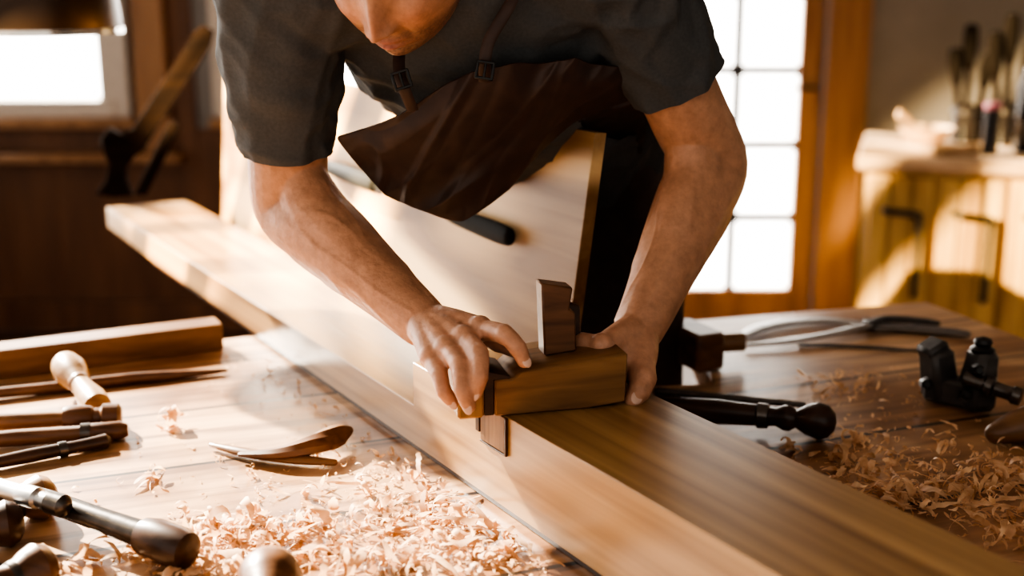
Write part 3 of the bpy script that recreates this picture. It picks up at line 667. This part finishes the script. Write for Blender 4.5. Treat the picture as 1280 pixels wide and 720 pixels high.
# foreground left pile
turned('gouge', 'thick dark steel gouge with a round ferrule end in the near left pile', 'gouge', (30, 615, .036), (238, 690, .024),
       [(0, 0), (0, .010), (.15, .012), (.5, .013), (.75, .015), (.77, 0)], 'darksteel',
       [('ferrule', 'darkwood', [(.74, 0), (.74, .019), (.80, .022), (.94, .022), (.985, .019), (1, .012), (1, 0)])])
turned('steel_rod', 'shiny steel rod lying over the near left pile of tools', 'rod', (-60, 592, .052), (84, 634, .046),
       [(0, 0), (0, .010), (.6, .010), (.62, .012), (.75, .012), (.77, .009), (.98, .009), (1, .006), (1, 0)], 'steel',
       [('tip', 'darksteel', [(.84, .0095), (.86, .0125), (.97, .0125), (1.0, .008), (1.01, 0)])])
hp = [(-.10, 0), (-.08, .012), (0, .021), (.15, .026), (.32, .022), (.5, .014), (.8, .017), (1.1, .012), (1.12, 0)]
for (x0, y0, x1, y1, z, mt, lb) in ((62, 618, -20, 640, .022, 'midwood', 'brown round handled mallet topmost in the near left pile'),
                               (22, 652, -70, 668, .026, 'darkwood', 'dark round handled mallet at the left edge of the near pile'),
                               (60, 706, -30, 740, .026, 'walnut', 'brown round handled mallet lowest in the near left corner')):
    turned('mallet', lb, 'mallet', (x0, y0, z), (x1, y1, z), hp, mt, [('ferrule', 'darksteel', [(.44, .0145), (.46, .0175), (.54, .0165), (.56, .0135), (.44, .0145)])])
turned('carving_tool', 'brown round wooden handle end at the bottom edge among shavings', 'tool', (338, 714, .032), (330, 790, .026),
       [(-.14, 0), (-.12, .014), (-.04, .026), (.1, .031), (.3, .029), (.5, .018), (.9, .016), (1, .013), (1.01, 0)], 'walnut',
       [('collar', 'malletwood', [(.46, .0195), (.48, .0220), (.54, .0210), (.56, .0175), (.46, .0195)])])

# ------------------------------------------------------------------ right bench tools
pr = thing('pliers', 'long open pliers with flat grey steel jaws lying on the far right of the bench', 'pliers', On(1085, 412))
lt = V((.2, .97, 0)); z_ = BZ+.0075
b = nb(); tube(b, [On(926, 423, z_), On(944, 412, z_), On(978, 404, z_), On(1035, 401, z_), On(1085, 406, z_)], [(.006, .003), (.017, .003), (.020, .0035), (.015, .004), (.014, .004)], seg=12, lat=lt); obj('jaw', b, 'steel', pr)
b = nb(); tube(b, [On(936, 431, z_+.001), On(980, 427, z_+.002), On(1030, 419, z_+.005), On(1085, 407, z_+.0085)], [(.005, .003), (.011, .003), (.011, .0035), (.012, .004)], seg=12, lat=lt); obj('jaw', b, 'steel', pr)
b = nb(); tube(b, [On(1085, 407, z_+.001), On(1120, 409, z_+.001), On(1170, 413, z_+.001), On(1210, 417, z_+.001)], [(.011, .005), (.015, .005), (.015, .006), (.011, .005)], seg=12, lat=lt); obj('grip', b, 'greysteel', pr)
b = nb(); tube(b, [On(1085, 405, z_+.008), On(1108, 399, z_+.006), On(1140, 400, z_+.003), On(1172, 404, z_+.002)], [(.010, .004), (.012, .006), (.011, .006), (.007, .005)], seg=12, lat=lt); obj('grip', b, 'iron', pr)
b = nb(); lathe(b, On(1085, 406, BZ+.001), On(1085, 406, BZ+.1), [(0, 0), (0, .012), (.018, .012), (.022, .009), (.022, 0)]); obj('pivot', b, 'black', pr)
b = nb(); tube(b, [On(1000, 431, BZ+.0035), On(1085, 434, BZ+.0035), On(1172, 440, BZ+.0035)], [.0028, .003, .002], seg=10)
tag(obj('scriber', b, 'darksteel', None, On(1085, 426)), 'thin dark steel scriber lying just in front of the pliers', 'scriber')
turned('turning_chisel', 'dark turned handle chisel with a bulb end lying right behind the beam', 'chisel', (800, 506, .022), (1046, 528, .025),
       [(0, 0), (0, .010), (.05, .014), (.40, .017), (.62, .014), (.70, .012), (.74, .017), (.77, .017), (.80, .012), (.85, .020), (.91, .0245), (.96, .021), (.99, .012), (1, 0)], 'darkwood',
       [('ferrule', 'darksteel', [(.60, .0145), (.61, .0172), (.66, .0165), (.665, .0135), (.60, .0145)])])
b = nb(); p0, p1 = On(822, 489, BZ+.006), On(1004, 506, BZ+.006); tube(b, [p0, p0.lerp(p1, .5), p1], [.006, .0055, .004], seg=12)
tag(obj('steel_bar', b, 'darksteel', None, V((p0.x, p0.y, BZ))), 'slim dark steel bar lying behind the dark turned chisel', 'bar')
ml = thing('wooden_mallet', 'small brown wooden mallet lying behind the right wrist', 'mallet', On(870, 462))
b = nb(); hd = On(870, 462); box(b, Matrix.Translation(hd+V((.0, .03, .031))) @ Matrix.Rotation(math.radians(25), 4, 'Z'), (.05, .10, .06), .005); obj('head', b, 'walnut', ml)
hq0 = hd+V((-.02, .025, .031)); hq1 = hd+V((.08, .047, .031))
b = nb(); tube(b, [hq0, hq0.lerp(hq1, .5), hq1], [(.015, .013)]*3, seg=14, caps=(False, False)); obj('handle', b, 'midwood', ml)
cl = thing('iron_clamp', 'chunky dark iron clamp standing on the right side of the bench', 'clamp', On(1210, 520))
c0 = On(1212, 518); K = .94
def cv(x, y, z): return c0+V((x, y, z))*K
def rotbox(c, size, rx, rz, name, mat, par, bev=.004, taper=None):
    b = nb(); box(b, Matrix.Translation(c) @ Matrix.Rotation(rz, 4, 'Z') @ Matrix.Rotation(rx, 4, 'Y'), [s*K for s in size], bev, taper); obj(name, b, mat, par)
rotbox(cv(-.030, .060, .046), (.046, .05, .080), -.20, .3, 'jaw', 'iron', cl, .007, (.85, .9))
rotbox(cv(-.040, .060, .080), (.036, .04, .030), -.5, .3, 'jaw_lip', 'iron', cl, .005)
rotbox(cv(.016, .020, .050), (.052, .055, .092), .12, .3, 'frame', 'iron', cl, .009, (.66, .8))
rotbox(cv(-.008, .040, .0235), (.09, .040, .040), 0, -.7, 'base', 'iron', cl, .005)
b = nb(); lathe(b, cv(.018, .020, .09), cv(.018, .020, 1), [(0, 0), (0, .015), (.005, .017), (.010, .011), (.014, .013), (.019, .011), (.023, 0)]); obj('screw', b, 'black', cl)
b = nb(); lathe(b, cv(-.010, .005, .055), cv(.06, -.045, .040), [(0, 0), (0, .011), (.026, .011), (.030, .015), (.039, .015), (.042, .010), (.063, .010), (.067, .013), (.077, .012), (.079, 0)]); obj('spindle', b, 'darksteel', cl)
for (dx, dy, dz) in ((-.052, .045, .030), (-.008, -.004, .030), (.004, -.010, .070)):
    b = nb(); lathe(b, cv(dx, dy+.012, dz), cv(dx-.002, dy-.05, dz+.01), [(0, 0), (0, .008), (.013, .008), (.016, .005), (.016, 0)], 6); obj('bolt', b, 'black', cl)
wbk = On(1272, 556)
b = nb(); tube(b, [wbk+V((-.03, -.0, .016)), wbk+V((0, .008, .022)), wbk+V((.05, .02, .030))], [.014, .022, .028], seg=16)
tag(obj('wooden_dowel', b, 'midwood', None, wbk), 'stubby brown wooden dowel lying in front of the iron clamp', 'dowel')

# ------------------------------------------------------------------ shavings
def curl(bm, c, s):
    ax = V((random.gauss(0, 1), random.gauss(0, 1), random.gauss(0, .35))).normalized()
    e1 = ax.orthogonal().normalized(); e2 = ax.cross(e1); a0 = random.uniform(0, 6.28)
    kind = random.random()
    w = random.uniform(.0035, .009)*s; r = random.uniform(.003, .0062)*s; tn = random.uniform(.4, 1.1); n = 10
    fl = kind < .58
    if fl: r = random.uniform(.007, .015)*s; tn = random.uniform(.09, .28); ax.z *= .15; w *= 1.7; a0 = random.gauss(1.5, .4)
    elif kind < .68: r = random.uniform(.005, .008)*s; tn = random.uniform(.8, 1.5)
    if fl:
        e2 = (V((0, 0, 1)) - ax*ax.z).normalized(); e1 = e2.cross(ax)
    sh_ = random.uniform(-2, 2)*w; vs = []; zmin = 9
    for i in range(n+1):
        a = a0 + (i/n-.5)*tn*2*math.pi; rr = r*(1+.5*i/n); p = (e1*math.cos(a)+e2*math.sin(a))*rr + ax*(sh_*i/n*2)
        ww = w*(.30+.70*math.sin(math.pi*min(1, (i+.5)/n)))*(1+.4*random.uniform(-1, 1))
        pr_ = (p-ax*ww*.5, p+ax*ww*.5); zmin = min(zmin, pr_[0].z, pr_[1].z); vs.append(pr_)
    mid_ = (vs[n//2][0]+vs[n//2][1])/2; o = c - V((mid_.x, mid_.y, zmin))
    vv = [(bm.verts.new(o+a), bm.verts.new(o+b_)) for a, b_ in vs]
    for i in range(n): bm.faces.new((vv[i][0], vv[i+1][0], vv[i+1][1], vv[i][1]))
def perp(p): return (p-BO).dot(bn)
def pile(ells, name, label, side):
    b = nb()
    for (cx, cy, rx, ry, n, h, s) in ells:
        for k in range(n):
            a = random.uniform(0, 6.28); q = random.random()**.6*random.uniform(.5, 1.4)
            p = On(cx+rx*q*math.cos(a), cy+ry*q*math.sin(a)); pp = perp(p)
            if side < 0 and pp > -.018*s-.010: continue
            if side > 0 and pp < BW+.028: continue
            p.z = BZ + .0006 + (max(0, 1-q*q)*h*random.random()*abs(noise.noise(p*22+V((0, 0, 4))))*2.0 if h > .008 else h*random.random()*.5)
            curl(b, p, s*random.choice((.35, .55, .75, .9, 1.1, 1.4)))
    o = obj(name, b, 'shaving', None, None, 180, recalc=False); tag(o, label, 'wood shavings', None, 'stuff')
pile([(320, 684, 175, 36, 165, .012, 1.08), (300, 662, 95, 24, 50, .015, 1.1), (490, 652, 180, 36, 115, .004, .96), (610, 690, 130, 46, 135, .007, 1.02), (200, 702, 120, 26, 48, .007, 1.06),
      (560, 640, 100, 50, 115, .005, .96), (440, 565, 70, 60, 40, .002, .5), (400, 708, 240, 20, 98, .009, 1.12), (400, 500, 70, 36, 60, .002, .42), (300, 600, 280, 70, 80, .002, .42), (520, 600, 100, 50, 92, .003, .72), (330, 470, 70, 30, 50, .002, .4), (470, 630, 270, 84, 170, .001, .48), (560, 660, 130, 76, 200, .001, .4)],
     'wood_shavings', 'curled pale wood shavings heaped on the bench left of the beam', -1)
pile([(1170, 630, 155, 42, 175, .010, 1.06), (1080, 594, 85, 30, 58, .005, .96), (1235, 604, 95, 42, 92, .010, 1.06), (1260, 660, 70, 40, 68, .012, 1.15), (1060, 530, 90, 56, 80, .002, .52), (1040, 486, 60, 20, 40, .003, .74), (1110, 480, 120, 32, 64, .002, .54), (1150, 580, 190, 56, 125, .003, .76), (1170, 610, 190, 66, 200, .001, .45)],
     'wood_shavings', 'curled pale wood shavings heaped on the bench right of the beam', 1)
for (x, y, s, lb) in ((190, 602, 1.6, 'single curled shaving alone on the sunlit bench nearest the tool pile'), (216, 536, 1.5, 'single curled shaving alone between the chisels and the offcut'),
                   (1068, 556, 1.9, 'single large curled shaving just right of the dark turned chisel'), (992, 566, 1.3, 'small lone shaving close behind the beam edge'), (1050, 580, 1.7, 'lone curled shaving at the near tip of the right heap')):
    b = nb(); p = On(x, y)
    for _ in range(5): curl(b, V((p.x+random.uniform(-.005, .005), p.y+random.uniform(-.005, .005), BZ+.0006)), s)
    tag(obj('wood_shaving', b, 'shaving', None, V((p.x, p.y, BZ)), 180, recalc=False), lb, 'wood shaving')

# ------------------------------------------------------------------ background cabinet, turned a little towards the bench
CO = V((1.185, 4.25, 0)); cxd = V((.954, -.30, 0)).normalized(); cyd = V((.30, .954, 0)).normalized()
MC = Matrix(((cxd.x, cyd.x, 0, CO.x), (cxd.y, cyd.y, 0, CO.y), (0, 0, 1, 0), (0, 0, 0, 1)))
cb = thing('cabinet', 'long pine cabinet with dark handles against the back right wall', 'cabinet', CO)
CW, CD = 1.34, .60
b = nb(); bx(b, 0, CW, 0, CD, .06, .855, .004); obj('body', b, 'cabinet', cb, Mx=MC)
b = nb(); bx(b, .03, CW-.03, .04, CD, 0, .0595, 0); obj('plinth', b, 'darkwood', cb, Mx=MC)
nx = 6
for i in range(nx):
    x0 = .01+(CW-.02)*i/nx; x1 = .01+(CW-.02)*(i+1)/nx
    b = nb()
    for j in range(3): xa = x0+.006+(x1-x0-.012)*j/3; bx(b, xa+.002, xa+(x1-x0-.012)/3-.002, -.02, -.001, .08, .835, .005)
    do = obj('door', b, 'cabinet', cb, Mx=MC)
    hx = x1-.05
    b = nb(); tube(b, [(x0+.06, -.022, .72), (x0+.07, -.055, .72), (hx-.02, -.06, .715), (hx, -.058, .69), (hx, -.055, .46), (hx, -.022, .44)], [.011]*6, seg=10)
    ho = obj('handle', b, 'black', do); ho.data.transform(Matrix.Translation(CO))      # the door already carries the cabinet's turn
b = nb(); bx(b, -.03, CW+.03, -.05, CD+.02, .8555, .9, .006)
tag(obj('worktop', b, 'palewood', None, Mx=MC), 'pale wooden worktop on the back right cabinet', 'worktop')
def std(x, y): return On(x, y, .901)
p = std(1156, 178); bw = thing('wooden_bowl', 'pale wooden bowl on the back worktop', 'bowl', p)
b = nb(); lathe(b, p, p+V((0, 0, 1)), [(0, 0), (0, .05), (.01, .06), (.045, .090), (.055, .096), (.055, .091), (.02, .058), (.012, 0)], 36); obj('bowl_body', b, 'palewood', bw)
b = nb(); tube(b, [p+V((-.03, .0, .026)), p+V((-.06, -.02, .075)), p+V((-.11, -.03, .105))], [(.012, .005), (.010, .005), (.02, .006)]); tag(obj('wooden_spoon', b, 'palewood', None, p), 'pale wooden spoon resting in the bowl on the back worktop', 'spoon')
def jar(px, py, s, lb, who, grp, brushes):
    p = std(px, py); jr = thing('jar', lb, 'jar', p)
    b = nb(); lathe(b, p, p+V((0, 0, 1)), [(d*s, r*s) for d, r in [(0, 0), (0, .055), (.12, .058), (.125, .060), (.125, .055), (.01, .05), (.01, 0)]]); obj('jar_body', b, 'darkglass', jr)
    b = nb(); lathe(b, p, p+V((0, 0, 1)), [(d*s, r*s) for d, r in [(.10, .0585), (.10, .0615), (.115, .0615), (.115, .0585), (.10, .0585)]]); obj('band', b, 'darksteel', jr)
    for (dx, dy, h, how) in brushes:
        t = thing('brush', 'dark handled brush '+how+' '+who, 'brush', p+V((dx, dy, .013)), grp)
        a_ = p+V((dx, dy, .022)); e_ = p+V((dx*2.4, dy*1.2, h))
        b = nb(); tube(b, [a_, a_.lerp(e_, .5), a_.lerp(e_, .8)], [.009, .012, .011], seg=10); obj('handle', b, 'sawwood', t)
        b = nb(); tube(b, [a_.lerp(e_, .62), a_.lerp(e_, .82), e_], [(.018, .010), (.028, .014), (.024, .010)], seg=12); obj('bristles', b, 'bristle', t)
jar(1208, 176, 1.0, 'dark jar of upright tools nearest the bowl on the back worktop', 'the jar nearest the bowl', 'brushes in the jar nearest the bowl',
    [(-.026, .01, .32, 'leaning left out of'), (-.002, .024, .40, 'standing tallest in'), (.024, 0, .30, 'leaning right out of')])
jar(1256, 180, 1.1, 'larger dark jar of upright tools behind the pink lidded tin', 'the larger jar behind the tin', 'brushes in the larger jar',
    [(-.026, .012, .38, 'leaning left out of'), (.0, .026, .44, 'standing tallest in'), (.027, .002, .35, 'leaning right out of')])
p = std(1288, 190); bt = thing('bottle', 'tall dark bottle on the back worktop at the right edge', 'bottle', p)
b = nb(); lathe(b, p, p+V((0, 0, 1)), [(d*1.1, r*1.1) for d, r in [(0, 0), (0, .05), (.006, .054), (.2, .054), (.25, .04), (.28, .02), (.36, .018), (.36, 0)]]); obj('glass', b, 'darkglass', bt)
b = nb(); lathe(b, p, p+V((0, 0, 1)), [(d*1.1, r*1.1) for d, r in [(.345, 0), (.345, .021), (.385, .021), (.39, .018), (.39, 0)]]); obj('cap', b, 'black', bt)
p = std(1236, 193); tn = thing('tin', 'small dark tin with a pink lid in front of the two jars', 'tin', p)
b = nb(); lathe(b, p, p+V((0, 0, 1)), [(0, 0), (0, .026), (.15, .026), (.15, 0)]); obj('can', b, 'darkglass', tn)
b = nb(); lathe(b, p, p+V((0, 0, 1)), [(.1505, 0), (.1505, .028), (.166, .028), (.170, .024), (.170, 0)]); obj('lid', b, 'pink', tn)
p = std(1190, 192); b = nb(); box(b, Matrix.Translation(p+V((0, 0, .016))) @ Matrix.Rotation(.3, 4, 'Z'), (.18, .06, .03), .004)
tag(obj('wood_block', b, 'palewood', None, p), 'flat pale wood block lying in front of the jar on the back worktop', 'block')

# ------------------------------------------------------------------ light, world, camera
sd = bpy.data.lights.new('sun', 'SUN'); sd.energy = 38.0; sd.color = (1, .90, .75); sd.angle = math.radians(1.0)
so = bpy.data.objects.new('sun', sd); C.objects.link(so); so.location = (-6, 6, 5)
so.rotation_euler = V((-.60, .64, .47)).to_track_quat('Z', 'Y').to_euler()
ld = bpy.data.lights.new('added_cabinet_spot', 'SPOT'); ld.energy = 15000; ld.color = (1, .75, .40); ld.spot_size = math.radians(20); ld.spot_blend = .3; ld.shadow_soft_size = .012  # added spot outdoors, sends sun-like light onto the cabinet only
lo = bpy.data.objects.new('added_cabinet_spot', ld); C.objects.link(lo); lo.location = (-3.7, .5, 2.9)
lo.rotation_euler = (V(lo.location)-V((1.8, 4.1, .50))).to_track_quat('Z', 'Y').to_euler()
w = bpy.data.worlds.new('world'); bpy.context.scene.world = w; w.use_nodes = True
nt = w.node_tree; L = nt.links; bg = nt.nodes['Background']
tc = nt.nodes.new('ShaderNodeTexCoord'); sp = nt.nodes.new('ShaderNodeSeparateXYZ'); L.new(tc.outputs['Generated'], sp.inputs[0])
mr = nt.nodes.new('ShaderNodeMapRange'); mr.inputs['From Min'].default_value = -.1; mr.inputs['From Max'].default_value = .75
mr.inputs['To Min'].default_value = 1.0; mr.inputs['To Max'].default_value = 12.0; mr.interpolation_type = 'SMOOTHSTEP'
L.new(sp.outputs['Y'], mr.inputs['Value'])
bg.inputs['Color'].default_value = (1, .935, .855, 1); L.new(mr.outputs[0], bg.inputs['Strength'])
cd = bpy.data.cameras.new('camera'); co = bpy.data.objects.new('camera', cd); C.objects.link(co)
co.location = CAM; co.rotation_euler = (math.radians(90)-PIT, 0, 0); cd.sensor_width = 36; cd.lens = 36*F/1280
cd.clip_start = .05
cd.dof.use_dof = True; cd.dof.focus_distance = 1.46; cd.dof.aperture_fstop = 2.4
bpy.context.scene.camera = co
try: bpy.context.scene.view_settings.look = 'AgX - High Contrast'
except Exception: pass
